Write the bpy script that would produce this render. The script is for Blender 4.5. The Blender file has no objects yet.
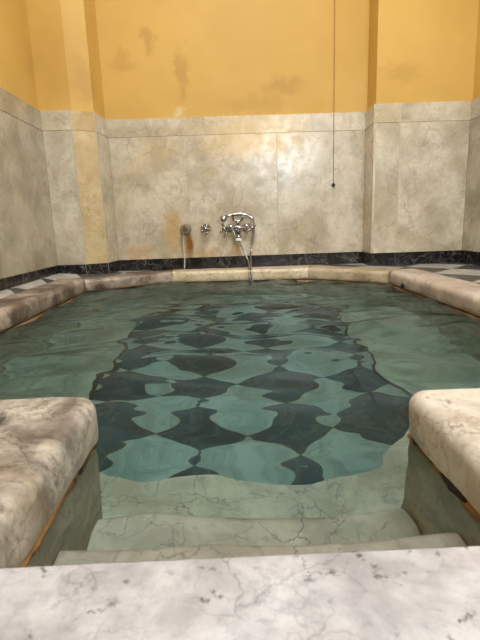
import bpy, bmesh, math, random
from mathutils import Vector, Matrix, noise
from math import sin, cos, pi, radians, sqrt, exp, hypot, atan2

S = bpy.context.scene
COL = S.collection
random.seed(7)

# ------------------------------------------------------------------ camera
F_PX, PITCH, ROLL, YAW, CAM_H = 455.0, 11.85, 1.98, 0.95, 0.46
p_, r_, y_ = radians(PITCH), radians(ROLL), radians(YAW)
Fv = Vector((sin(y_)*cos(p_), cos(y_)*cos(p_), -sin(p_)))
R0 = Vector((cos(y_), -sin(y_), 0)); U0 = R0.cross(Fv)
Rv = R0*cos(r_) - U0*sin(r_); Uv = U0*cos(r_) + R0*sin(r_)
cam = bpy.data.objects.new('camera', bpy.data.cameras.new('camera')); COL.objects.link(cam)
M = Matrix((Rv, Uv, -Fv)).transposed().to_4x4(); M.translation = Vector((0, 0, CAM_H))
cam.matrix_world = M
cam.data.sensor_fit = 'VERTICAL'; cam.data.sensor_height = 24.0
cam.data.lens = F_PX/640*24.0
cam.data.clip_start = 0.02
cam.data.dof.use_dof = True; cam.data.dof.focus_distance = 2.6; cam.data.dof.aperture_fstop = 5.0
S.camera = cam

# ------------------------------------------------------------------ light
S.view_settings.view_transform = 'Standard'
S.view_settings.look = 'None'
S.view_settings.gamma = 1.0
S.view_settings.use_curve_mapping = False
S.view_settings.exposure = -0.42
w = bpy.data.worlds.new('world'); S.world = w; w.use_nodes = True
w.node_tree.nodes['Background'].inputs[0].default_value = (0.9, 0.95, 1, 1)
w.node_tree.nodes['Background'].inputs[1].default_value = 0.05
def area(name, loc, size, size_y, energy, color, rot=(0, 0, 0)):
    l = bpy.data.lights.new(name, 'AREA'); l.shape = 'RECTANGLE'; l.size = size; l.size_y = size_y
    l.energy = energy; l.color = color
    o = bpy.data.objects.new(name, l); COL.objects.link(o); o.location = loc; o.rotation_euler = rot
    return o
SKY = (0.35, 2.2, 4.19)           # centre of the ceiling laylight
area('skylight_daylight', SKY, 1.6, 1.6, 225, (0.88, 0.97, 1.05))
area('window_daylight', (1.35, -1.93, 2.2), 1.5, 1.5, 190, (0.89, 0.97, 1.04), (radians(90), 0, 0))

# ------------------------------------------------------------------ helpers
def tag(o, label=None, cat=None, group=None, kind=None):
    if label: o['label'] = label
    if cat: o['category'] = cat
    if group: o['group'] = group
    if kind: o['kind'] = kind
    return o
def empty(name, loc=(0, 0, 0)):
    o = bpy.data.objects.new(name, None); COL.objects.link(o); o.location = loc; o.empty_display_size = 0.05
    return o
def build(name, bm, mat, parent=None, smooth=False, world=True):
    me = bpy.data.meshes.new(name); bmesh.ops.recalc_face_normals(bm, faces=bm.faces[:]); bm.to_mesh(me); bm.free()
    if mat: me.materials.append(mat)
    if smooth: me.polygons.foreach_set('use_smooth', [True]*len(me.polygons))
    o = bpy.data.objects.new(name, me); COL.objects.link(o)
    if parent:
        o.parent = parent
        if world:                                   # geometry was given in world coordinates
            o.matrix_parent_inverse = Matrix.Translation(parent.location).inverted()
    return o
def box(bm, lo, hi, bevel=0.0, seg=2):
    r = bmesh.ops.create_cube(bm, size=1.0)
    vs = r['verts']
    for v in vs:
        v.co = Vector([(lo[i]+hi[i])/2 + v.co[i]*(hi[i]-lo[i]) for i in range(3)])
    if bevel > 0:
        es = list({e for v in vs for e in v.link_edges})
        bmesh.ops.bevel(bm, geom=es, offset=bevel, segments=seg, affect='EDGES', profile=0.5)
    return bm
def tube(bm, pts, rad, n=10, cap=True):
    """round tube along points; rad a number or a list"""
    pts = [Vector(p) for p in pts]; rads = rad if isinstance(rad, (list, tuple)) else [rad]*len(pts)
    rings = []; prev = None
    for i, p in enumerate(pts):
        t = (pts[min(i+1, len(pts)-1)] - pts[max(i-1, 0)]).normalized()
        if prev is None:
            a = Vector((0, 0, 1)) if abs(t.z) < 0.9 else Vector((1, 0, 0)); nrm = t.cross(a).normalized()
        else:
            nrm = (prev - t*prev.dot(t)).normalized()
        prev = nrm; b = t.cross(nrm)
        rings.append([bm.verts.new(p + (nrm*cos(2*pi*k/n) + b*sin(2*pi*k/n))*rads[i]) for k in range(n)])
    for A, B in zip(rings, rings[1:]):
        for k in range(n): bm.faces.new((A[k], A[(k+1) % n], B[(k+1) % n], B[k]))
    if cap:
        bm.faces.new(rings[0][::-1]); bm.faces.new(rings[-1])
    return bm
def ball(bm, c, r, sc=(1, 1, 1), u=14, v=8):
    m = Matrix.Translation(Vector(c)) @ Matrix.Diagonal((sc[0], sc[1], sc[2], 1))
    bmesh.ops.create_uvsphere(bm, u_segments=u, v_segments=v, radius=r, matrix=m)
    return bm
def smooth_path(pts, per=10):
    P = [Vector(p) for p in pts]; P = [P[0]*2-P[1]] + P + [P[-1]*2-P[-2]]; out = []
    for i in range(1, len(P)-2):
        for k in range(per):
            t = k/per; a, b, c, d = P[i-1], P[i], P[i+1], P[i+2]
            out.append(0.5*((2*b) + (c-a)*t + (2*a-5*b+4*c-d)*t*t + (3*b-a-3*c+d)*t**3))
    out.append(P[-2]); return out
def prism(bm, poly, z0, z1):
    lo = [bm.verts.new((x, y, z0)) for x, y in poly]; hi = [bm.verts.new((x, y, z1)) for x, y in poly]
    n = len(poly)
    for i in range(n): bm.faces.new((lo[i], lo[(i+1) % n], hi[(i+1) % n], hi[i]))
    bm.faces.new(lo[::-1]); bm.faces.new(hi)
    return bm

# ------------------------------------------------------------------ node materials
def srgb(r, g, b):
    f = lambda c: (c/255/12.92) if c/255 <= 0.04045 else ((c/255+0.055)/1.055)**2.4
    return (f(r), f(g), f(b), 1)
class NT:
    def __init__(s, name):
        s.m = bpy.data.materials.new(name); s.m.use_nodes = True; s.t = s.m.node_tree; s.t.nodes.clear()
        s.out = s.n('ShaderNodeOutputMaterial')
    def n(s, t, **kw):
        x = s.t.nodes.new(t)
        for k, v in kw.items(): setattr(x, k, v)
        return x
    def set(s, node, i, v):
        if isinstance(v, bpy.types.NodeSocket): s.t.links.new(v, node.inputs[i])
        else: node.inputs[i].default_value = v
    def coord(s, off=(0, 0, 0), rand=True):
        c = s.n('ShaderNodeTexCoord').outputs['Object']
        if rand:
            oi = s.n('ShaderNodeObjectInfo').outputs['Random']
            mu = s.n('ShaderNodeVectorMath', operation='SCALE'); s.set(mu, 0, (17.3, 9.1, 23.7)); s.t.links.new(oi, mu.inputs['Scale'])
            return s.vm('ADD', c, mu.outputs[0])
        return c
    def vm(s, op, a, b=None):
        x = s.n('ShaderNodeVectorMath', operation=op); s.set(x, 0, a)
        if b is not None: s.set(x, 1, b)
        return x.outputs[0]
    def ma(s, op, a, b=None, c=None, clamp=False):
        x = s.n('ShaderNodeMath', operation=op, use_clamp=clamp); s.set(x, 0, a)
        if b is not None: s.set(x, 1, b)
        if c is not None: s.set(x, 2, c)
        return x.outputs[0]
    def noise(s, vec, scale, detail=4, rough=0.55, dist=0.0, color=False):
        x = s.n('ShaderNodeTexNoise'); s.set(x, 'Vector', vec); x.inputs['Scale'].default_value = scale
        x.inputs['Detail'].default_value = detail; x.inputs['Roughness'].default_value = rough; x.inputs['Distortion'].default_value = dist
        return x.outputs['Color' if color else 'Fac']
    def mr(s, v, a, b, c=0.0, d=1.0, smooth=True):
        x = s.n('ShaderNodeMapRange', interpolation_type='SMOOTHSTEP' if smooth else 'LINEAR')
        s.set(x, 0, v); s.set(x, 1, a); s.set(x, 2, b); s.set(x, 3, c); s.set(x, 4, d); return x.outputs[0]
    def mix(s, f, a, b, mode='MIX'):
        x = s.n('ShaderNodeMix', data_type='RGBA', blend_type=mode); s.set(x, 0, f); s.set(x, 6, a); s.set(x, 7, b); return x.outputs[2]
    def sep(s, v):
        x = s.n('ShaderNodeSeparateXYZ'); s.set(x, 0, v); return x.outputs
    def vein(s, vec, scale, width, dist=1.2):
        nz = s.noise(vec, scale, 6, 0.6, dist)
        a = s.ma('ABSOLUTE', s.ma('SUBTRACT', nz, 0.5))
        return s.mr(a, 0.0, width, 1.0, 0.0)
    def blob(s, pos, c, r, pw=1.0):
        """soft ellipsoidal stain mask around c with radii r, in object coordinates"""
        d = s.vm('DIVIDE', s.vm('SUBTRACT', pos, c), r)
        x = s.n('ShaderNodeVectorMath', operation='LENGTH'); s.set(x, 0, d)
        return s.mr(x.outputs['Value'], 0.25, 1.0, 1.0, 0.0)
    def pbsdf(s, col, rough=0.4, metal=0.0, bump=None, bstr=0.2, bdist=0.01, spec=0.5):
        b = s.n('ShaderNodeBsdfPrincipled'); s.set(b, 'Base Color', col); s.set(b, 'Roughness', rough); s.set(b, 'Metallic', metal)
        s.set(b, 'Specular IOR Level', spec)
        if bump is not None:
            bn = s.n('ShaderNodeBump'); bn.inputs['Strength'].default_value = bstr; bn.inputs['Distance'].default_value = bdist
            s.set(bn, 'Height', bump); s.t.links.new(bn.outputs[0], b.inputs['Normal'])
        s.t.links.new(b.outputs[0], s.out.inputs[0]); return s.m

def marble(name, base, cloud, vein, warm=None, warm_amt=0.0, sc=1.0, vein_amt=0.7, rough=0.35, rust_z=None, spots=(), speck=0.0, bstr=0.15, mottle=0.45, vw=0.6):
    t = NT(name); P = t.coord(); W = t.coord(rand=False)
    wp = t.vm('ADD', P, t.vm('SCALE', t.noise(P, 1.7*sc, 3, color=True)))
    wp.node.inputs[1]
    for n in t.t.nodes:
        if n.bl_idname == 'ShaderNodeVectorMath' and n.operation == 'SCALE' and not n.inputs['Scale'].is_linked: n.inputs['Scale'].default_value = 0.35/sc
    c = t.mix(t.mr(t.noise(P, 2.6*sc, 6, 0.62, 0.3), 0.36, 0.66), base, cloud)
    c = t.mix(t.ma('MULTIPLY', t.mr(t.noise(P, 15*sc, 10, 0.78, 0.1), 0.45, 0.68), mottle), c, cloud)
    if warm is not None:
        c = t.mix(t.ma('MULTIPLY', t.mr(t.noise(P, 1.3*sc, 5, 0.62, 0.4), 0.48, 0.72), warm_amt), c, warm)
    gate = t.mr(t.noise(P, 2.2*sc, 4, 0.6), 0.42, 0.64)
    def crack(scale, width):
        vo = t.n('ShaderNodeTexVoronoi', feature='DISTANCE_TO_EDGE'); t.set(vo, 'Vector', t.vm('ADD', wp, t.vm('MULTIPLY', t.vm('SUBTRACT', t.noise(P, 7*sc, 5, 0.65, color=True), (0.5, 0.5, 0.5)), (0.16/sc,)*3))); vo.inputs['Scale'].default_value = scale
        return t.mr(vo.outputs['Distance'], 0.0, width, 1.0, 0.0)
    v1 = t.ma('MULTIPLY', t.ma('MULTIPLY', crack(2.4*sc, 0.035*vw), gate), vein_amt)
    v2 = t.ma('MULTIPLY', t.ma('MULTIPLY', crack(5.5*sc, 0.06*vw), t.mr(t.noise(P, 3.1*sc, 3), 0.45, 0.65)), vein_amt*0.7)
    v3 = t.ma('MULTIPLY', t.ma('MULTIPLY', t.vein(P, 2.0*sc, 0.02, 0.2), t.mr(t.noise(P, 1.7*sc, 2), 0.4, 0.6)), vein_amt*0.6)
    c = t.mix(v1, c, vein); c = t.mix(v2, c, vein); c = t.mix(v3, c, vein)
    if speck:
        sp = t.ma('MULTIPLY', t.mr(t.noise(P, 13*sc, 4, 0.65), 0.57, 0.70), t.mr(t.noise(P, 4*sc, 2), 0.42, 0.58))
        c = t.mix(t.ma('MULTIPLY', sp, speck), c, vein)
    for ctr, rad, col, amt in spots:
        msk = t.ma('MULTIPLY', t.blob(t.vm('ADD', W, t.vm('MULTIPLY', t.vm('SUBTRACT', t.noise(W, 9, 4, color=True), (0.5, 0.5, 0.5)), (0.10, 0.10, 0.2))), ctr, rad), amt)
        c = t.mix(msk, c, col)
    if rust_z is not None:
        z = t.sep(W)[2]; zz = t.ma('ADD', z, t.ma('MULTIPLY', t.ma('SUBTRACT', t.noise(W, 14, 4), 0.5), 0.035))
        k = t.ma('MULTIPLY', t.mr(zz, rust_z[0], rust_z[0]+0.02, 0, 1), t.mr(zz, rust_z[1]-0.02, rust_z[1], 1, 0))
        c = t.mix(t.ma('MULTIPLY', k, t.mr(t.noise(W, 5, 3), 0.3, 0.6, 0.35, 0.95)), c, rust_z[2])
    rg = t.mr(t.noise(P, 8, 3), 0.3, 0.7, rough-0.06, rough+0.12)
    h = t.ma('ADD', t.ma('MULTIPLY', t.noise(P, 9*sc, 5), 1.0), t.ma('MULTIPLY', t.noise(P, 55, 3), 0.25))
    return t.pbsdf(c, rg, bump=h, bstr=bstr, bdist=0.006)

RUST = srgb(150, 92, 28)
YB = 4.97                                             # face of the recessed back wall
M_dado = marble('dado_marble', srgb(214, 202, 178), srgb(176, 163, 138), srgb(112, 100, 84), srgb(204, 180, 132), 0.45, 1.1, 0.42, 0.24, mottle=0.7,
    spots=[((-0.432, YB, 0.28), (0.062, 0.5, 0.27), srgb(140, 84, 14), 0.95),
           ((-0.60, YB, 0.42), (0.16, 0.5, 0.34), srgb(190, 150, 88), 0.7),
           ((0.32, YB, 1.36), (0.75, 0.5, 0.34), srgb(222, 186, 108), 0.6),
           ((-0.25, YB, 0.16), (0.2, 0.4, 0.09), srgb(176, 128, 58), 0.5),
           ((0.06, YB, 0.17), (0.12, 0.4, 0.08), srgb(176, 128, 58), 0.5),
           ((-0.98, YB, 0.2), (0.22, 0.4, 0.14), srgb(186, 142, 80), 0.5)])
M_dado_grey_shaded = marble('grey_shaded_dado_marble', srgb(190, 180, 158), srgb(150, 139, 118), srgb(100, 90, 76), srgb(186, 164, 122), 0.4, 1.1, 0.55, 0.3)  # side walls: greyer stone, their weaker light also worked into the darker colour
M_dado_yellow = marble('yellowed_dado_marble', srgb(204, 182, 138), srgb(180, 152, 104), srgb(140, 108, 66), srgb(200, 172, 120), 0.5, 1.3, 0.5, 0.3, mottle=0.8)
M_cope_pit = marble('pitted_coping_marble', srgb(200, 182, 152), srgb(166, 146, 116), srgb(70, 54, 38), srgb(170, 138, 94), 0.5, 1.8, 0.7, 0.36, rust_z=(-0.2, -0.085, RUST), speck=0.95, bstr=0.4)
M_cope_r = marble('pinkish_coping_marble', srgb(204, 188, 172), srgb(166, 148, 132), srgb(96, 80, 68), srgb(176, 148, 118), 0.5, 1.5, 0.7, 0.36, rust_z=(-0.2, -0.085, RUST), speck=0.4, bstr=0.3)
M_cope = marble('coping_marble', srgb(186, 168, 148), srgb(92, 76, 62), srgb(70, 58, 48), srgb(150, 122, 90), 0.6, 1.5, 0.8, 0.36, rust_z=(-0.2, -0.085, RUST), speck=0.8, bstr=0.35, mottle=0.85)
M_cope_pale = marble('pale_coping_marble', srgb(226, 210, 178), srgb(206, 186, 150), srgb(120, 88, 54), srgb(206, 166, 104), 0.6, 2.2, 0.9, 0.36, rust_z=(-0.2, -0.085, RUST), bstr=0.2, mottle=0.7, speck=0.3)
M_blkl = marble('grey_block_marble', srgb(196, 186, 170), srgb(98, 89, 80), srgb(70, 60, 52), srgb(160, 134, 98), 0.5, 2.0, 0.7, 0.36, speck=0.7, bstr=0.4, mottle=0.8)
M_blkr = marble('cream_block_marble', srgb(216, 206, 190), srgb(176, 163, 145), srgb(104, 86, 68), srgb(190, 162, 124), 0.6, 2.4, 0.6, 0.36, speck=0.7, bstr=0.35, mottle=0.7)
M_slab = marble('threshold_marble', srgb(197, 195, 196), srgb(154, 150, 152), srgb(66, 62, 66), srgb(206, 194, 182), 0.4, 3.0, 0.4, 0.33, speck=0.9, mottle=0.6)
M_step = marble('step_marble', srgb(232, 216, 198), srgb(192, 178, 160), srgb(92, 86, 78), srgb(200, 176, 146), 0.5, 2.0, 0.75, 0.5, speck=0.3)
M_basin = marble('basin_marble', srgb(206, 198, 176), srgb(160, 152, 130), srgb(90, 84, 70), srgb(150, 134, 100), 0.5, 2.6, 0.5, 0.5, rust_z=(-0.15, -0.09, RUST), mottle=0.7)
M_ledge = marble('ledge_marble', srgb(196, 188, 172), srgb(152, 146, 132), srgb(90, 84, 72), srgb(150, 140, 110), 0.4, 1.4, 0.7, 0.5)
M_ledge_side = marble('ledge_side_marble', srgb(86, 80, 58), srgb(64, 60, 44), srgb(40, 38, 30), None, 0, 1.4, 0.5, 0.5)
M_black = marble('black_marble', srgb(27, 26, 27), srgb(18, 17, 18), srgb(128, 122, 116), None, 0, 2.2, 0.8, 0.22, mottle=0.2)

def checker_mat(name, ctr, d, dark, dark2, light, light2, grout, rough, gw=0.012):
    """diagonal black-and-white tile floor; a dark tile is centred on ctr, corner to corner d"""
    t = NT(name); W = t.coord(rand=False)
    x, y, z = t.sep(t.vm('SUBTRACT', W, (ctr[0], ctr[1], 0)))
    u = t.ma('ADD', t.ma('DIVIDE', t.ma('ADD', x, y), d), 0.5); v = t.ma('ADD', t.ma('DIVIDE', t.ma('SUBTRACT', x, y), d), 0.5)
    fu, fv = t.ma('FLOOR', u), t.ma('FLOOR', v)
    par = t.ma('FLOORED_MODULO', t.ma('ADD', fu, fv), 2.0)
    cell = t.n('ShaderNodeCombineXYZ'); t.set(cell, 0, fu); t.set(cell, 1, fv)
    wn = t.n('ShaderNodeTexWhiteNoise'); t.set(wn, 0, cell.outputs[0])
    P = t.vm('ADD', W, t.vm('MULTIPLY', wn.outputs['Color'], (7, 9, 5)))
    n1 = t.noise(P, 5, 5, 0.6, 1.0); vv = t.vein(P, 4, 0.03)
    # a dark tile: parity 0 where fu+fv is even
    cd = t.mix(t.mr(n1, 0.35, 0.65), dark, dark2); cd = t.mix(t.ma('MULTIPLY', vv, 0.35), cd, srgb(120, 120, 116))
    cl = t.mix(t.mr(n1, 0.35, 0.65), light, light2); cl = t.mix(t.ma('MULTIPLY', vv, 0.35), cl, srgb(130, 126, 118))
    c = t.mix(par, cd, cl)
    c = t.mix(t.ma('MULTIPLY', wn.outputs['Value'], 0.12), c, srgb(150, 140, 120))
    gu = t.ma('ABSOLUTE', t.ma('SUBTRACT', t.ma('SUBTRACT', u, fu), 0.5)); gv = t.ma('ABSOLUTE', t.ma('SUBTRACT', t.ma('SUBTRACT', v, fv), 0.5))
    g = t.mr(t.ma('MAXIMUM', gu, gv), 0.5-gw, 0.5-gw*0.4)
    c = t.mix(g, c, grout)
    return t.pbsdf(c, rough, bump=t.ma('SUBTRACT', 1.0, g), bstr=0.3, bdist=0.002)
M_pit = checker_mat('submerged_checker_tiles', (0.26, 2.02), 0.45, srgb(10, 56, 74), srgb(24, 76, 94), srgb(186, 194, 190), srgb(152, 162, 158), srgb(90, 92, 84), 0.5)
M_deck = checker_mat('deck_checker_tiles', (-1.40, 3.48), 0.62, srgb(48, 47, 48), srgb(64, 62, 62), srgb(190, 184, 172), srgb(166, 160, 148), srgb(110, 104, 94), 0.35)

def paint_mat():
    t = NT('ochre_plaster'); W = t.coord(rand=False)
    c = t.mix(t.mr(t.noise(W, 0.9, 4, 0.55), 0.3, 0.7), srgb(209, 169, 90), srgb(197, 156, 77))
    jit = t.vm('ADD', W, t.vm('MULTIPLY', t.vm('SUBTRACT', t.noise(W, 6, 5, 0.65, color=True), (0.5, 0.5, 0.5)), (0.4, 0.4, 0.4)))
    for ctr, rad, col, amt in [((-0.74, YB, 2.27), (0.12, 0.5, 0.17), srgb(160, 118, 54), 0.4),
                               ((-0.42, YB, 1.96), (0.10, 0.5, 0.32), srgb(166, 124, 58), 0.45),
                               ((-0.44, YB, 1.60), (0.12, 0.5, 0.07), srgb(216, 186, 132), 0.9),
                               ((-1.0, YB, 2.07), (0.22, 0.5, 0.12), srgb(180, 138, 68), 0.45),
                               ((0.60, YB, 1.82), (0.30, 0.5, 0.13), srgb(168, 126, 60), 0.5),
                               ((0.30, YB, 1.66), (0.5, 0.5, 0.12), srgb(180, 138, 68), 0.45),
                               ((-1.5, 4.54, 2.0), (0.35, 0.3, 0.55), srgb(186, 146, 74), 0.6),
                               ((-1.3, 4.62, 1.8), (0.16, 0.3, 0.3), srgb(176, 136, 70), 0.5),
                               ((1.68, 4.65, 1.82), (0.28, 0.3, 0.16), srgb(180, 138, 68), 0.45)]:
        c = t.mix(t.ma('MULTIPLY', t.blob(jit, ctr, rad), amt), c, col)
    h = t.ma('ADD', t.noise(W, 3, 5), t.ma('MULTIPLY', t.noise(W, 40, 3), 0.15))
    return t.pbsdf(c, 0.55, bump=h, bstr=0.12, bdist=0.02, spec=0.3)
M_paint = paint_mat()
def plain(name, col, rough=0.5, metal=0.0, var=0.08):
    t = NT(name); W = t.coord()
    c = t.mix(t.ma('MULTIPLY', t.mr(t.noise(W, 12, 4), 0.3, 0.7), var), col, (0.02, 0.015, 0.01, 1))
    return t.pbsdf(c, rough, metal)
M_ceil = plain('ceiling_plaster', srgb(226, 216, 196), 0.8)
M_grout = plain('grout', srgb(196, 186, 164), 0.8)
M_chrome = plain('chrome', (0.5, 0.5, 0.5, 1), 0.1, 1.0, 0.3)
M_oldchrome = plain('tarnished_chrome', (0.40, 0.42, 0.43, 1), 0.28, 1.0, 0.3)
M_hose = plain('steel_hose', (0.42, 0.42, 0.41, 1), 0.28, 1.0, 0.3)
M_ceramic = plain('white_ceramic', srgb(232, 230, 224), 0.2)
M_hole = plain('dark_cavity', srgb(22, 18, 14), 0.9)
M_cord = plain('red_brown_cord', srgb(150, 92, 62), 0.7)
M_knob = plain('dark_knob', srgb(30, 20, 20), 0.4)
M_frame = plain('window_frame_paint', srgb(225, 220, 208), 0.5)
def joint_mat():
    t = NT('rusty_mortar'); W = t.coord(rand=False)
    n = t.noise(W, 16, 5, 0.65); c = t.mix(t.mr(n, 0.4, 0.6), srgb(112, 78, 36), srgb(146, 108, 58))
    c = t.mix(t.mr(t.noise(W, 7, 4, 0.6), 0.56, 0.62), c, srgb(34, 26, 18))
    return t.pbsdf(c, 0.8, bump=n, bstr=0.6, bdist=0.02)
M_joint = joint_mat()
def glass_mat():
    t = NT('frosted_glass'); b = t.n('ShaderNodeBsdfPrincipled'); b.inputs['Transmission Weight'].default_value = 1; b.inputs['Roughness'].default_value = 0.4
    b.inputs['IOR'].default_value = 1.1; b.inputs['Base Color'].default_value = (0.95, 0.97, 0.95, 1); t.t.links.new(b.outputs[0], t.out.inputs[0]); return t.m
def water_mat(name, tint, density):
    t = NT(name); rf = t.n('ShaderNodeBsdfRefraction'); rf.inputs['IOR'].default_value = 1.333; rf.inputs['Roughness'].default_value = 0.0
    gl = t.n('ShaderNodeBsdfGlossy'); gl.inputs['Roughness'].default_value = 0.02; gl.inputs['Color'].default_value = (0.52, 0.58, 0.60, 1)
    fr = t.n('ShaderNodeFresnel'); fr.inputs['IOR'].default_value = 1.333; mx_ = t.n('ShaderNodeMixShader')
    t.t.links.new(fr.outputs[0], mx_.inputs[0]); t.t.links.new(rf.outputs[0], mx_.inputs[1]); t.t.links.new(gl.outputs[0], mx_.inputs[2])
    rf.inputs['Color'].default_value = (1, 1, 1, 1); t.t.links.new(mx_.outputs[0], t.out.inputs['Surface'])
    if density:
        a = t.n('ShaderNodeVolumeAbsorption'); a.inputs['Color'].default_value = tint; a.inputs['Density'].default_value = density
        t.t.links.new(a.outputs[0], t.out.inputs['Volume'])
    return t.m
M_water = water_mat('pool_water', (0.24, 0.70, 0.68, 1), 0.6)
def stream_mat():
    t = NT('falling_water'); b = t.n('ShaderNodeBsdfPrincipled'); b.inputs['Transmission Weight'].default_value = 0.55; b.inputs['Roughness'].default_value = 0.12
    b.inputs['IOR'].default_value = 1.333; b.inputs['Base Color'].default_value = srgb(222, 216, 200); t.t.links.new(b.outputs[0], t.out.inputs[0]); return t.m
M_stream = stream_mat()

# ------------------------------------------------------------------ room shell
XL, XR, YR, ZC = -1.70, 2.37, -2.0, 4.2
ZD, ZCAP, ZBB = 1.545, 1.372, 0.125                # dado top, underside of its cap, top of the black base
LDK = 0.05                                        # the deck lies a little higher along the left wall
TH = 0.02                                          # thickness of the marble facing
# line of the wall faces seen from above, left wall -> right wall
FL = [(XL, 4.54), (-1.425, 4.54), (-1.232, 4.64), (-1.20, YB), (1.445, YB), (1.435, 4.65), (XR, 4.65)]
def wall_seg(bm, a, b, z0, z1, inset, th):
    """slab standing on the line a-b, its face `inset` behind the line, th thick (room to the right of a->b)"""
    d = Vector((b[0]-a[0], b[1]-a[1])); n = Vector((-d.y, d.x)).normalized()
    A, B = Vector(a), Vector(b)
    return prism(bm, [tuple(A+n*inset), tuple(B+n*inset), tuple(B+n*(inset+th)), tuple(A+n*(inset+th))], z0, z1)
bm = bmesh.new()
outer = [(XR+0.1, 5.2), (XL-0.1, 5.2)]
insetFL = [(XL-0.1, 4.54+TH), (-1.42, 4.54+TH), (-1.229-0.012, 4.64+0.018), (-1.20-TH, YB+TH), (1.445+TH, YB+TH), (1.435+TH, 4.65+TH), (XR+0.1, 4.65+TH)]
prism(bm, insetFL + outer, -0.05, ZC)
wall_back = tag(build('wall_back', bm, M_paint), 'ochre plastered back wall above the marble dado', None, None, 'structure')
bm = bmesh.new(); box(bm, (XL-0.25, YR-0.2, -0.05), (XL-TH, 5.2, ZC)); wall_left = tag(build('wall_left', bm, M_paint), 'ochre left wall above marble dado', None, None, 'structure')
bm = bmesh.new(); box(bm, (XR+TH, YR-0.2, -0.05), (XR+0.25, 5.2, ZC)); wall_right = tag(build('wall_right', bm, M_paint), 'ochre right wall above marble dado', None, None, 'structure')
bm = bmesh.new()                                    # rear wall with a window opening
wx0, wx1, wz0, wz1 = 0.55, 2.15, 1.4, 3.0
for lo, hi in [((XL-TH, YR-0.2, -0.05), (wx0, YR, ZC)), ((wx1, YR-0.2, -0.05), (XR+TH, YR, ZC)), ((wx0, YR-0.2, -0.05), (wx1, YR, wz0)), ((wx0, YR-0.2, wz1), (wx1, YR, ZC))]: box(bm, lo, hi)
tag(build('wall_rear', bm, M_paint), None, None, None, 'structure')
bm = bmesh.new()
for lo, hi in [((wx0, YR-0.12, wz0), (wx0+0.06, YR-0.06, wz1)), ((wx1-0.06, YR-0.12, wz0), (wx1, YR-0.06, wz1)), ((wx0, YR-0.12, wz0), (wx1, YR-0.06, wz0+0.06)), ((wx0, YR-0.12, wz1-0.06), (wx1, YR-0.06, wz1)), ((1.32, YR-0.12, wz0), (1.38, YR-0.06, wz1))]: box(bm, lo, hi)
win = tag(build('window_1', bm, M_frame), None, None, None, 'structure')
bm = bmesh.new(); box(bm, (wx0+0.06, YR-0.10, wz0+0.06), (wx1-0.06, YR-0.09, wz1-0.06)); build('pane', bm, glass_mat(), win)
bm = bmesh.new()                                    # ceiling with the laylight opening
s2 = 0.85; cx, cy = SKY[0], SKY[1]
for lo, hi in [((XL-0.25, YR-0.2, ZC), (cx-s2, 5.2, ZC+0.2)), ((cx+s2, YR-0.2, ZC), (XR+0.25, 5.2, ZC+0.2)), ((cx-s2, YR-0.2, ZC), (cx+s2, cy-s2, ZC+0.2)), ((cx-s2, cy+s2, ZC), (cx+s2, 5.2, ZC+0.2))]: box(bm, lo, hi)
tag(build('ceiling', bm, M_ceil), None, None, None, 'structure')

# marble facing: panels, cap stones and black base, one mesh per slab
G = 0.0004                                          # half joint
def face_run(a, b, cuts, parent, zb, z_lo=ZBB, panel=M_dado):
    A, B = Vector(a), Vector(b); L = (B-A).length; ts = [0.0] + cuts + [L]; D = (B-A)/L
    segs = [('dado_panel', t0, t1) for t0, t1 in zip(ts, ts[1:])]
    segs += [('cap_stone', 0.0, L)] if L > 2.5 else [('cap_stone', t0, t1) for t0, t1 in zip(ts, ts[1:])]
    for want, t0, t1 in segs:
        q0 = tuple(A + D*(t0+(G if t0 > 0 else 0))); q1 = tuple(A + D*(t1-(G if t1 < L else 0)))
        for nm, z0, z1, ins, mt in (('dado_panel', z_lo+0.001, ZCAP-G, 0, panel), ('cap_stone', ZCAP+G, ZD, -0.003, panel)):
            if nm != want: continue
            bm = bmesh.new(); wall_seg(bm, q0, q1, z0, z1, ins, TH-ins+0.004)
            bmesh.ops.bevel(bm, geom=bm.edges[:], offset=0.0012, segments=1, affect='EDGES')
            tag(build(nm, bm, mt, parent), kind='structure')
def base_run(name, segs):
    root = tag(empty(name), kind='structure')
    for a, b, cuts, z0 in segs:
        A, B = Vector(a), Vector(b); L = (B-A).length; ts = [0.0] + cuts + [L]; D = (B-A)/L
        for t0, t1 in zip(ts, ts[1:]):
            bm = bmesh.new(); wall_seg(bm, tuple(A+D*(t0+(G if t0 > 0 else 0))), tuple(A+D*(t1-(G if t1 < L else 0))), z0, ZBB, -0.006, TH+0.008)
            bmesh.ops.bevel(bm, geom=bm.edges[:], offset=0.0012, segments=1, affect='EDGES')
            tag(build('base_tile', bm, M_black, root), kind='structure')
for i in range(len(FL)-1):
    a, b = FL[i], FL[i+1]; cuts = {3: [0.79, 1.725], 5: [0.255]}.get(i, [])
    face_run(a, b, cuts, wall_back, 0, panel=M_dado_yellow if i == 1 else M_dado)
for gx, gy in ((-1.425, 4.54), (-1.232, 4.64), (1.69, 4.65)):                # pale pointed joints of the two pilasters
    bm = bmesh.new(); box(bm, (gx-0.004, gy-0.0035, 0.0), (gx+0.004, gy+0.02, ZD)); tag(build('grout_line', bm, M_grout, wall_back), kind='structure')
face_run((XL, YR), FL[0], [2.0, 4.0], wall_left, 0, panel=M_dado_grey_shaded)
face_run(FL[-1], (XR, YR), [2.2, 4.4], wall_right, 0, panel=M_dado_grey_shaded)
base_run('baseboard_back', [(FL[i], FL[i+1], {3: [0.62, 1.3, 2.0], 5: [0.255]}.get(i, []), 0.0) for i in range(6)])
base_run('baseboard_left', [((XL, YR), FL[0], [1.2, 2.4, 3.6, 5.0], 0.0)])
base_run('baseboard_right', [(FL[-1], (XR, YR), [1.3, 2.6, 3.9], 0.0)])

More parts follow.
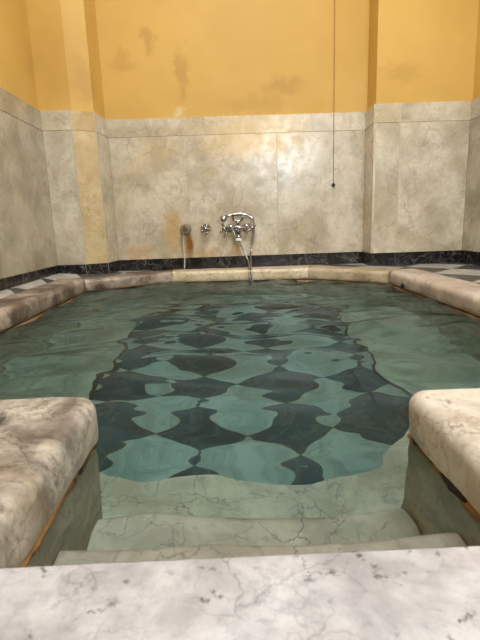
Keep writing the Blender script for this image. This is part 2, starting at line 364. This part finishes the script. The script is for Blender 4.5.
# ------------------------------------------------------------------ pool outline (seen from above, wall faces below the coping)
WZ = -0.11
XG0, XG1, YS = -0.385, 0.462, 0.56                  # the stair recess and the edge of the threshold slab
LF, LB = (-1.33, 1.14), (-1.365, 4.24)
CL, CR = (-0.62, 4.69), (0.78, 4.58)
RB, RF = (1.425, 4.0), (1.405, 1.12)
OUT = [(XG0, YS), (XG0, 1.14), LF, LB, CL, CR, RB, RF, (XG1, 1.12), (XG1, YS)]     # clockwise
ZF, ZL = -1.0, -0.90                                # checkered floor and low ledge
PIT = [(-0.50, 1.40), (-0.77, 1.70), (-0.78, 4.0), (-0.55, 4.22), (0.62, 4.2), (0.86, 3.95), (0.84, 1.66), (0.60, 1.38)]
pool = tag(empty('pool_basin', (0.04, 2.8, ZF)), 'sunken marble bathing pool basin with black and white diamond tiled floor', 'pool')
bm = bmesh.new()
n = len(OUT)
def offs(poly, d):
    out = []
    for i in range(len(poly)):
        a, b, c = Vector(poly[i-1]), Vector(poly[i]), Vector(poly[(i+1) % len(poly)])
        e, f = (b-a).normalized(), (c-b).normalized(); n1, n2 = Vector((-e.y, e.x)), Vector((-f.y, f.x))
        m = (n1+n2); out.append(tuple(b + m*(d/max(0.2, 1+n1.dot(n2)))))
    return out
OO = offs(OUT, 0.07)
for i in range(n):
    a, b, c, d = OUT[i], OUT[(i+1) % n], OO[(i+1) % n], OO[i]
    if i == n-1: continue
    q = [bm.verts.new((*p, z)) for z in (-1.05, WZ-0.004) for p in (a, b, c, d)]
    for f in ((0, 1, 5, 4), (2, 3, 7, 6), (4, 5, 6, 7), (3, 2, 1, 0), (1, 2, 6, 5), (3, 0, 4, 7)): bm.faces.new([q[k] for k in f])
build('basin_wall', bm, M_basin, pool)
bm = bmesh.new(); prism(bm, PIT, ZF-0.05, ZF); build('checkered_floor', bm, M_pit, pool)
bm = bmesh.new()                                    # ledge: ring between the basin wall and the tiled floor
MAIN = [LF, LB, CL, CR, RB, RF]
def ring(bm, outer, inner, z0, z1):
    vo = [bm.verts.new((*p, z1)) for p in outer]; vi = [bm.verts.new((*p, z1)) for p in inner]
    es = []
    for L in (vo, vi):
        for i in range(len(L)): es.append(bm.edges.new((L[i], L[(i+1) % len(L)])))
    bmesh.ops.triangle_fill(bm, use_beauty=True, use_dissolve=True, edges=es, normal=(0, 0, 1))
    return bm
ring(bm, MAIN, PIT, 0, ZL)
ex = bmesh.ops.extrude_face_region(bm, geom=bm.faces[:])
for v in ex['geom']:
    if isinstance(v, bmesh.types.BMVert): v.co.z = -1.05
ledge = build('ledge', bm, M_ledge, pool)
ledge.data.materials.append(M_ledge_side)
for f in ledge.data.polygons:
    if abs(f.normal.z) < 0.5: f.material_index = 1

# ------------------------------------------------------------------ coping stones
def arc_nose(ws, top, bot, rad, seg=6, under=0.012):
    """profile from the outer bottom round over the nose; returns (s, z), s = 0 outer edge .. 1 inner edge, plus a metre offset"""
    pr = [(0, 0, bot), (0, 0, top-0.006), (0, 0.006, top)]
    pr += [(k/5, 0, top) for k in range(1, 5)]
    for k in range(seg+1):
        a = pi/2*k/seg; pr.append((1, -rad+rad*sin(a), top-rad+rad*cos(a)))
    pr += [(1, -0.001, (top-rad+bot)/2), (1, -0.004, bot+under), (1, -under, bot)]
    return pr
def coping(name, nose, back, mat, top=0.012, bot=WZ+0.008, rad=0.042, wob=0.004, seed=0.0, ends=True):
    """stone whose nose runs along `nose`, its back edge along `back` (same number of points)"""
    N, Bk = [], []
    for i in range(len(nose)-1):
        a, b, c, d = (Vector(q) for q in (nose[i], nose[i+1], back[i], back[i+1]))
        k = max(1, int((b-a).length/0.03))
        for j in range(k): N.append(a.lerp(b, j/k)); Bk.append(c.lerp(d, j/k))
    N.append(Vector(nose[-1])); Bk.append(Vector(back[-1]))
    pr = arc_nose(1, top, bot, rad); bm = bmesh.new(); rings = []
    for i, (q, b) in enumerate(zip(N, Bk)):
        d = (q-b).normalized(); R = []
        for s, o, z in pr:
            p = b.lerp(q, s) + d*o
            w3 = noise.noise_vector(Vector((p.x*5+seed, p.y*5, z*5)))*wob + noise.noise_vector(Vector((p.x*18+seed, p.y*18, z*18)))*wob*0.4
            if s < 1: w3 = Vector((0, 0, w3.z if z > 0 else 0))
            R.append(bm.verts.new((p.x+w3.x, p.y+w3.y, z+w3.z)))
        rings.append(R)
    m = len(pr)
    for A, B in zip(rings, rings[1:]):
        for k in range(m): bm.faces.new((A[k], A[(k+1) % m], B[(k+1) % m], B[k]))
    bm.faces.new(rings[0]); bm.faces.new(rings[-1][::-1])
    o = build(name, bm, mat, smooth=True)
    for f in o.data.polygons: f.use_smooth = len(f.vertices) == 4
    o.data.set_sharp_from_angle(angle=radians(50))
    return o
g = 'marble coping stones round the pool'
OV = 0.012                                           # overhang of the nose past the wall below
WC = 0.22
left = coping('coping_stone', [(-1.33+OV, 1.18), (-1.365+OV, 4.22)], [(-1.55, 1.18), (-1.60, 4.30)], M_cope, 0.02, seed=3)
tag(left, 'long weathered marble coping stone along the left side of the pool', 'coping stone', g)
rt = coping('coping_stone', [(1.425-OV, 4.0), (1.405-OV, 1.155)], [(1.68, 4.14), (1.66, 1.155)], M_cope_r, 0.014, seed=9)
tag(rt, 'long pinkish marble coping stone along the right side of the pool', 'coping stone', g)
o = coping('coping_stone', [(-1.35, 4.245-0.025), (-0.60, 4.69-0.028)], [(-1.50, 4.45), (-0.62, 4.93)], M_cope, 0.006, rad=0.035, seed=13)
tag(o, 'slanted brown-stained coping stone across the far left corner of the pool', 'coping stone', g)
o = coping('coping_stone', [(-0.597, 4.69-OV), (0.777, 4.58-OV)], [(-0.617, 4.94), (0.86, 4.94)], M_cope_pale, 0.006, rad=0.03, seed=17)
tag(o, 'pale cream coping stone below the taps on the far wall', 'coping stone', g)
o = coping('coping_stone', [(0.780, 4.58-OV), (1.395, 4.02)], [(0.863, 4.93), (1.62, 4.18)], M_cope_pit, 0.006, rad=0.035, seed=23)
tag(o, 'slanted pitted coping stone across the far right corner of the pool', 'coping stone', g)
def rcorner(cx, cy, r, a0, a1, k=6): return [(cx+r*cos(radians(a0+(a1-a0)*i/k)), cy+r*sin(radians(a0+(a1-a0)*i/k))) for i in range(k+1)]
nx, ny, rr = XG0+0.014, 1.172, 0.04
arc = rcorner(nx-rr, ny-rr, rr, 0, 90)
bk = (-0.555, 1.055)
o = coping('coping_stone', [(nx, 0.199)] + arc + [(-1.319, ny)], [(bk[0], 0.199)] + [bk]*7 + [(-1.319, bk[1])], M_blkl, 0.025, rad=0.04, wob=0.006, seed=31)
tag(o, 'thick rounded grey coping stone at the left of the entry steps, in the foreground', 'coping stone', g)
nx2, ny2 = XG1-0.014, 1.130
arc = rcorner(nx2+rr, ny2-rr, rr, 180, 90)
bk2 = (0.70, 1.0)
o2 = coping('coping_stone', [(nx2, 0.199)] + arc + [(1.392, ny2)], [(bk2[0], 0.199)] + [bk2]*7 + [(1.392, bk2[1])], M_blkr, 0.020, rad=0.035, wob=0.005, seed=37)
tag(o2, 'thick rounded cream coping stone at the right of the entry steps, in the foreground', 'coping stone', g)
near_l = [q for q in bpy.data.objects if q.name.startswith('coping_stone') and q.data.materials[0] == M_blkl][0]
for ob, x, sg, r0 in ((near_l, XG0, 1, 0.013), (o2, XG1, -1, 0.009)):        # crumbling rusty mortar under the two foreground stones
    bm = bmesh.new(); pts = []; rads = []
    for k in range(61):
        y = 0.50 + (1.145 if sg > 0 else 1.122)*k/60 - 0.50*k/60; wv = noise.noise(Vector((y*14, x*9, 0)))
        pts.append((x - sg*(0.004-0.003*wv), y, WZ + 0.003*noise.noise(Vector((y*22, 5, x))))); rads.append(r0*(1.2+0.45*noise.noise(Vector((y*25, 1, x)))))
    m = build('mortar_joint', tube(bm, pts, rads, 8), M_joint, ob, True); m['label'] = 'rusty crumbling mortar joint at the waterline'
for y0, y1, r in ((1.045, 1.095, 0.006), (0.80, 0.93, 0.011), (0.955, 0.985, 0.004)):        # dark hollows where the mortar has fallen out
    bm = bmesh.new(); pts = []; rads = []
    for k in range(21):
        t = k/20; y = y0+(y1-y0)*t; pts.append((XG1-0.003, y, WZ+0.006+0.003*noise.noise(Vector((y*60, 2, 2))))); rads.append(max(0.0005, r*(sin(pi*t)**0.6)*(1+0.5*noise.noise(Vector((y*50, 3, 1))))))
    build('mortar_gap', tube(bm, pts, rads, 8), M_hole, o2, True)['label'] = 'dark hollow in the mortar joint'
bm = bmesh.new(); ball(bm, (1.395, 3.66, -0.075), 0.022, (0.5, 1.3, 0.9)); build('drain_hole', bm, M_hole, rt, True)['label'] = 'small dark overflow hole'

# threshold slab and steps
def slab(name, lo, hi, rad, mat, seed, wob=0.003, parent=None):
    """box with a rounded, slightly worn nose along its +Y top edge"""
    nx_ = max(2, int((hi[0]-lo[0])/0.02)); bm = bmesh.new(); rings = []
    pr = [(lo[1], lo[2]), (lo[1], hi[2])] + [(lo[1]+(hi[1]-rad-lo[1])*k/6, hi[2]) for k in range(1, 6)]
    pr += [(hi[1]-rad+rad*sin(pi/2*k/6), hi[2]-rad+rad*cos(pi/2*k/6)) for k in range(7)] + [(hi[1], hi[2]-rad-0.03), (hi[1], lo[2])]
    for i in range(nx_+1):
        x = lo[0]+(hi[0]-lo[0])*i/nx_; R = []
        for y, z in pr:
            v = noise.noise_vector(Vector((x*6+seed, y*6, z*6)))*wob if z > lo[2] and y > lo[1] else Vector()
            R.append(bm.verts.new((x, y+v.y, z+v.z)))
        rings.append(R)
    m = len(pr)
    for A, B in zip(rings, rings[1:]):
        for k in range(m): bm.faces.new((A[k], A[(k+1) % m], B[(k+1) % m], B[k]))
    bm.faces.new(rings[0]); bm.faces.new(rings[-1][::-1])
    ob = build(name, bm, mat, parent, smooth=True)
    ob.data.set_sharp_from_angle(angle=radians(50))
    return ob
tag(slab('threshold_slab', (XG0+0.032, 0.20, -0.10), (XG1-0.032, YS, 0.005), 0.008, M_slab, 2, 0.0015), 'pale veined marble slab in the foreground at the head of the pool steps', 'marble slab')
gs = 'marble steps down into the pool'
X0, X1 = XG0+0.004, XG1-0.004
tag(slab('marble_step', (X0, 0.42, -0.495), (X1, 0.86, -0.29), 0.02, M_step, 5), 'top marble step just under the water behind the foreground slab', 'step', gs)
tag(slab('marble_step', (X0, 0.42, -0.69), (X1, 1.12, -0.497), 0.035, M_step, 11, 0.016), 'second submerged marble step with a worn rounded nose', 'step', gs)
# lowest step: a broad landing whose front curves forward at both ends
PL = [(-0.80, 1.13), (0.84, 1.11), (0.84, 1.86), (0.74, 1.80), (0.665, 1.68), (0.615, 1.56), (0.56, 1.475), (0.42, 1.435), (0.0, 1.435), (-0.35, 1.445), (-0.50, 1.465), (-0.57, 1.53), (-0.63, 1.66), (-0.70, 1.80), (-0.80, 1.90)]
PL = [(X0, 0.42), (X1, 0.42), (X1, 1.11)] + PL[1:] + PL[:1] + [(X0, 1.13)]
bm = bmesh.new(); prism(bm, PL, -1.0, -0.70)
bmesh.ops.bevel(bm, geom=[e for e in bm.edges if all(v.co.z > -0.75 and v.co.y > 1.3 for v in e.verts)], offset=0.03, segments=4, affect='EDGES')
tag(build('marble_step', bm, M_step), 'lowest submerged step, a broad landing at the edge of the checkered floor', 'step', gs)

# deck floor: strips round the coping
bm = bmesh.new()
def poly3(bm, pts):
    top = [bm.verts.new(p) for p in pts]; bot = [bm.verts.new((p[0], p[1], p[2]-0.06)) for p in pts]; n = len(pts)
    bm.faces.new(top); bm.faces.new(bot[::-1])
    for i in range(n): bm.faces.new((top[i], bot[i], bot[(i+1) % n], top[(i+1) % n]))
poly3(bm, [(-1.552, 0.9, 0.010), (-1.602, 4.30, 0.012), (XL, 4.54, LDK), (XL, 0.9, 0.02)])
poly3(bm, [(-1.602, 4.302, 0.006), (-1.50, 4.452, 0.004), (-0.622, 4.935, 0.0), (-0.622, YB, 0.0), (-1.20, YB, 0.01), (-1.232, 4.64, 0.02), (-1.425, 4.54, 0.03), (XL, 4.54, LDK)])
poly3(bm, [(-0.62, 4.942, 0.0), (0.86, 4.942, 0.0), (0.86, YB, 0.0), (-0.62, YB, 0.0)])
poly3(bm, [(0.866, 4.935, 0.0), (1.625, 4.182, 0.0), (1.435, 4.65, 0.0), (1.445, YB, 0.0), (0.866, YB, 0.0)])
poly3(bm, [(1.682, 4.14, 0.004), (1.662, 1.0, 0.006), (XR, 1.0, 0.0), (XR, 4.65, 0.0), (1.437, 4.65, 0.0), (1.627, 4.182, 0.0)])
poly3(bm, [(XL, YR, 0.0), (-0.556, YR, 0.0), (-0.556, 1.053, 0.018), (XL, 1.053, 0.018)])
poly3(bm, [(0.7005, YR, 0.0), (XR, YR, 0.0), (XR, 0.998, 0.0), (0.7005, 0.998, 0.006)])
poly3(bm, [(-0.5555, YR, 0.0), (0.70, YR, 0.0), (0.70, 0.198, 0.002), (-0.5555, 0.198, 0.009)])
tag(build('floor', bm, M_deck), 'black and white diamond tiled deck round the pool', None, None, 'structure')

# ------------------------------------------------------------------ water
rw = random.Random(21)
WAVES = []
for lam, slope, cnt in ((0.95, 0.020, 5), (0.55, 0.046, 8), (0.32, 0.060, 9), (0.17, 0.030, 8), (0.09, 0.014, 8)):
    for _ in range(cnt):
        a = rw.uniform(0, 2*pi); l = lam*rw.uniform(0.8, 1.25); k = 2*pi/l
        WAVES.append((k*cos(a)*0.85, k*sin(a)*1.15, rw.uniform(0, 2*pi), slope/k/sqrt(cnt)*1.41))
RIP = []
for lam, slope, cnt in ((0.22, 0.040, 7), (0.12, 0.040, 8), (0.07, 0.020, 6)):      # small ripples, crests mostly across the pool
    for _ in range(cnt):
        a = pi/2 + rw.uniform(-0.75, 0.75); k = 2*pi/(lam*rw.uniform(0.8, 1.25))
        RIP.append((k*cos(a), k*sin(a), rw.uniform(0, 2*pi), slope/k/sqrt(cnt)*1.41))
SPX, SPY = -0.485, 4.57                             # where the falling water meets the pool
def wave(x, y):
    wx = x + 0.05*sin(3.1*y+1)+0.03*sin(7*x-2*y); wy = y + 0.05*sin(2.7*x+0.5)+0.03*sin(5*y+3*x)
    h = sum(A*sin(kx*wx+ky*wy+ph) for kx, ky, ph, A in WAVES)
    amp = 0.8 + 0.9*min(1, max(0, (y-1.0)/2.2))   # calmer in the stair recess, livelier towards the tap
    if y < 1.15: amp *= 1.15
    d = hypot(x-SPX, y-SPY)
    g = min(1.0, max(0.0, (y-1.5)/1.6)) + 0.6*min(1.0, max(0.0, (abs(x-0.03)-0.7)/0.2))*(y > 1.2)
    patch = 0.35 + 0.9*max(0.0, noise.noise(Vector((x*1.3, y*1.6, 4.2))) + 0.35)
    if g > 0: h += min(1.1, g)*patch*sum(A*sin(kx*wx+ky*wy+ph) for kx, ky, ph, A in RIP)/amp
    return h*amp + 0.004*exp(-d/0.45)*sin(2*pi*d/0.085)
def inside(p, poly):
    r = False; n = len(poly); j = n-1
    for i in range(n):
        xi, yi = poly[i]; xj, yj = poly[j]
        if (yi > p[1]) != (yj > p[1]) and p[0] < (xj-xi)*(p[1]-yi)/(yj-yi)+xi: r = not r
        j = i
    return r
def nearest(p, poly):
    best = None; P = Vector(p)
    for i in range(len(poly)):
        a, b = Vector(poly[i]), Vector(poly[(i+1) % len(poly)]); t = max(0, min(1, (P-a).dot(b-a)/(b-a).length_squared)); q = a+(b-a)*t
        if best is None or (P-q).length < best[0]: best = ((P-q).length, q)
    return best[1]
WP = offs(OUT, 0.012)
WP[0] = (XG0-0.012, YS-0.012); WP[-1] = (XG1+0.012, YS-0.012)
GS = 0.0145
bm = bmesh.new(); vid = {}
nx_, ny_ = int(3.0/GS), int(4.3/GS)
ins = {}
for i in range(nx_+1):
    for j in range(ny_+1): ins[i, j] = inside((-1.46+i*GS, 0.5+j*GS), WP)
def V(i, j):
    if (i, j) not in vid:
        x, y = -1.46+i*GS, 0.5+j*GS
        if not ins[i, j]: x, y = nearest((x, y), WP)
        vid[i, j] = bm.verts.new((x, y, WZ+wave(x, y)))
    return vid[i, j]
for i in range(nx_):
    for j in range(ny_):
        if any(ins[i+a, j+b] for a, b in ((0, 0), (1, 0), (0, 1), (1, 1))): bm.faces.new((V(i, j), V(i+1, j), V(i+1, j+1), V(i, j+1)))
top_faces = bm.faces[:]
be = [e for e in bm.edges if len(e.link_faces) == 1]     # close the body of water down to just below the floor
ex = bmesh.ops.extrude_edge_only(bm, edges=be)
nv = [v for v in ex['geom'] if isinstance(v, bmesh.types.BMVert)]
for v in nv: v.co.z = -1.03
bmesh.ops.holes_fill(bm, edges=[e for e in bm.edges if len(e.link_faces) == 1], sides=0)
water = build('pool_water', bm, M_water, smooth=True)
water.data.set_sharp_from_angle(angle=radians(60))
tag(water, 'rippled clear greenish water filling the marble pool', 'water')

# ------------------------------------------------------------------ taps on the back wall
YW = YB                                             # marble face
SX, SZ = -0.46, 0.432
sp = tag(empty('wall_spout', (SX, YW, SZ)), 'stubby tarnished pipe spout pouring water on the rust-streaked back wall', 'spout')
bm = bmesh.new(); tube(bm, [(SX, YW+0.004, SZ), (SX, YW-0.012, SZ)], [0.056, 0.050], 20); build('wall_flange', bm, M_oldchrome, sp, smooth=False)
bm = bmesh.new(); tube(bm, [(SX, YW-0.010, SZ), (SX, YW-0.09, SZ), (SX, YW-0.102, SZ)], [0.054, 0.054, 0.046], 8); build('barrel', bm, M_oldchrome, sp)
bm = bmesh.new(); tube(bm, [(SX, YW-0.100, SZ), (SX, YW-0.114, SZ)], [0.030, 0.026], 14); build('end_cap', bm, M_chrome, sp)
bm = bmesh.new(); tube(bm, [(SX-0.026, YW-0.07, SZ-0.03), (SX-0.026, YW-0.07, SZ-0.066)], [0.017, 0.014], 12); build('nozzle', bm, M_oldchrome, sp)
bm = bmesh.new(); pts = []; rad = []
for k in range(40):
    t = k/39; z = SZ-0.062 + (WZ-0.012-(SZ-0.062))*t
    pts.append((SX-0.026 - 0.004*sin(t*9), YW-0.07-0.33*t*t*0.55, z)); rad.append(0.0095*(1-0.45*t)*(1+0.16*sin(t*34)+0.1*sin(t*61)))
SPX, SPY = pts[-1][0], pts[-1][1]
tag(build('water_stream', tube(bm, pts, rad, 10), M_stream, smooth=True), 'thin stream of water falling from the spout into the pool', 'water')

VX, VZ = -0.247, 0.427
va = tag(empty('tap_valve', (VX, YW, VZ)), 'round chrome valve handle between the spout and the bath mixer', 'tap')
bm = bmesh.new(); tube(bm, [(VX, YW+0.004, VZ), (VX, YW-0.008, VZ), (VX, YW-0.018, VZ)], [0.056, 0.056, 0.040], 24); build('wall_flange', bm, M_chrome, va)
bm = bmesh.new(); tube(bm, [(VX, YW-0.016, VZ), (VX, YW-0.06, VZ)], [0.018, 0.016], 14); build('spindle', bm, M_chrome, va, smooth=True)
def cross_handle(bm, c, d, R, r, arms=4, a0=0.0):
    """handle hub at c on axis d (a unit vector) with rounded arms"""
    c, d = Vector(c), Vector(d).normalized(); u = d.cross(Vector((0, 0, 1)) if abs(d.z) < 0.9 else Vector((1, 0, 0))).normalized(); v = d.cross(u)
    tube(bm, [c-d*r*1.4, c+d*r*1.2, c+d*r*1.9], [r*1.5, r*1.5, r*0.8], 14)
    for k in range(arms):
        a = a0+2*pi*k/arms; e = u*cos(a)+v*sin(a)
        tube(bm, [c, c+e*R*0.75], [r*0.75, r*0.6], 8); ball(bm, c+e*R*0.85, r*0.95)
bm = bmesh.new(); cross_handle(bm, (VX, YW-0.065, VZ), (0, -1, 0), 0.052, 0.014, 5, 0.5); build('handle', bm, M_chrome, va, smooth=True)

MX, MZ = 0.095, 0.425                               # bath mixer
mx = tag(empty('bath_mixer', (MX, YW, MZ)), 'old chrome bath mixer with two cross handles and a shower cradle on the wall', 'bath mixer')
yb = YW-0.075
bm = bmesh.new(); tube(bm, [(MX-0.13, yb, MZ), (MX-0.06, yb, MZ), (MX-0.03, yb, MZ), (MX+0.03, yb, MZ), (MX+0.06, yb, MZ), (MX+0.13, yb, MZ)], [0.021, 0.021, 0.034, 0.034, 0.021, 0.021], 16); build('body', bm, M_chrome, mx, smooth=True)
for s in (-1, 1):
    bm = bmesh.new(); tube(bm, [(MX+s*0.085, YW+0.004, MZ), (MX+s*0.085, YW-0.008, MZ), (MX+s*0.085, YW-0.02, MZ), (MX+s*0.085, YW-0.022, MZ), (MX+s*0.085, yb, MZ)], [0.042, 0.042, 0.03, 0.018, 0.018], 18); build('wall_union', bm, M_chrome, mx)
    bm = bmesh.new(); cross_handle(bm, (MX+s*0.142, yb-0.012, MZ-0.004), (s*0.75, -1, 0.0), 0.062, 0.0155, 4, 0.5); build('cross_handle', bm, M_chrome, mx, smooth=True)
bm = bmesh.new(); tube(bm, smooth_path([(MX, yb, MZ-0.02), (MX, yb-0.015, MZ-0.05), (MX, yb-0.06, MZ-0.075), (MX, yb-0.10, MZ-0.088), (MX, yb-0.112, MZ-0.118)], 5), 0.024, 14); build('spout', bm, M_chrome, mx, smooth=True)
bm = bmesh.new(); tube(bm, [(MX, yb-0.112, MZ-0.106), (MX, yb-0.114, MZ-0.130)], [0.030, 0.036], 16); build('spout_outlet', bm, M_ceramic, mx)['label'] = 'pale flared spout outlet'
bm = bmesh.new(); tube(bm, [(MX, yb, MZ+0.025), (MX, yb, MZ+0.075)], [0.019, 0.015], 12)
tube(bm, smooth_path([(MX-0.055, yb-0.01, MZ+0.118), (MX-0.045, yb, MZ+0.085), (MX, yb, MZ+0.072), (MX+0.045, yb, MZ+0.085), (MX+0.055, yb-0.01, MZ+0.118)], 6), 0.010, 10); build('cradle', bm, M_chrome, mx, smooth=True)
bm = bmesh.new(); cross_handle(bm, (MX-0.02, yb-0.045, MZ+0.008), (0, -1, 0), 0.03, 0.010, 4, 0.0); build('diverter_knob', bm, M_chrome, mx, smooth=True)

hs = tag(empty('hand_shower', (MX, yb-0.01, MZ+0.125)), 'telephone-style chrome hand shower resting in the mixer cradle, hose hanging into the pool', 'hand shower')
hz = MZ+0.125
bm = bmesh.new(); tube(bm, smooth_path([(MX-0.14, yb-0.035, hz-0.012), (MX-0.09, yb-0.012, hz+0.006), (MX, yb-0.01, hz+0.014), (MX+0.09, yb-0.01, hz+0.006), (MX+0.145, yb-0.012, hz-0.022), (MX+0.162, yb-0.012, hz-0.05)], 6), [0.014]*31, 12); build('handle', bm, M_chrome, hs, smooth=True)
bm = bmesh.new(); tube(bm, smooth_path([(MX-0.055, yb-0.011, hz+0.012), (MX, yb-0.010, hz+0.015), (MX+0.055, yb-0.010, hz+0.0125)], 6), 0.0205, 12); build('grip', bm, M_chrome, hs, smooth=True)
bm = bmesh.new(); tube(bm, [(MX-0.128, yb-0.03, hz-0.006), (MX-0.145, yb-0.045, hz-0.016), (MX-0.150, yb-0.062, hz-0.026), (MX-0.152, yb-0.070, hz-0.03)], [0.014, 0.022, 0.036, 0.034], 18); ball(bm, (MX-0.152, yb-0.066, hz-0.029), 0.033, (1, 0.6, 1)); build('shower_head', bm, M_chrome, hs, smooth=True)
hx = 0.204
hose = smooth_path([(MX+0.162, yb-0.012, hz-0.05), (MX+0.168, yb-0.01, hz-0.12), (MX+0.155, yb-0.01, MZ-0.12), (MX+0.128, yb-0.03, MZ-0.24), (hx+0.006, 4.74, 0.085), (hx+0.004, 4.63, 0.026), (hx+0.006, 4.586, -0.03), (hx+0.010, 4.57, -0.12), (hx+0.004, 4.55, -0.24), (hx-0.012, 4.56, -0.24), (hx-0.012, 4.572, -0.12), (hx-0.014, 4.588, -0.03), (hx-0.014, 4.635, 0.026), (hx-0.02, 4.75, 0.09), (MX+0.035, yb-0.07, MZ-0.205), (MX-0.03, yb-0.04, MZ-0.085), (MX-0.062, yb-0.005, MZ-0.012)], 8)
bm = bmesh.new(); tube(bm, hose, 0.0085, 8); build('hose', bm, M_hose, hs, smooth=True)['label'] = 'ribbed steel hose looping down into the water'

pc = tag(empty('pull_cord', (1.115, YW-0.012, 0.835)), 'thin red-brown pull cord ending in a dark knob on the back wall', 'pull cord')
bm = bmesh.new(); tube(bm, [(1.115, YW-0.012, ZC), (1.113, YW-0.012, 2.4), (1.115, YW-0.012, 0.85)], 0.0026, 6); build('cord', bm, M_cord, pc)
bm = bmesh.new(); ball(bm, (1.115, YW-0.016, 0.835), 0.017, (1, 0.9, 1.15)); build('knob', bm, M_knob, pc, smooth=True)
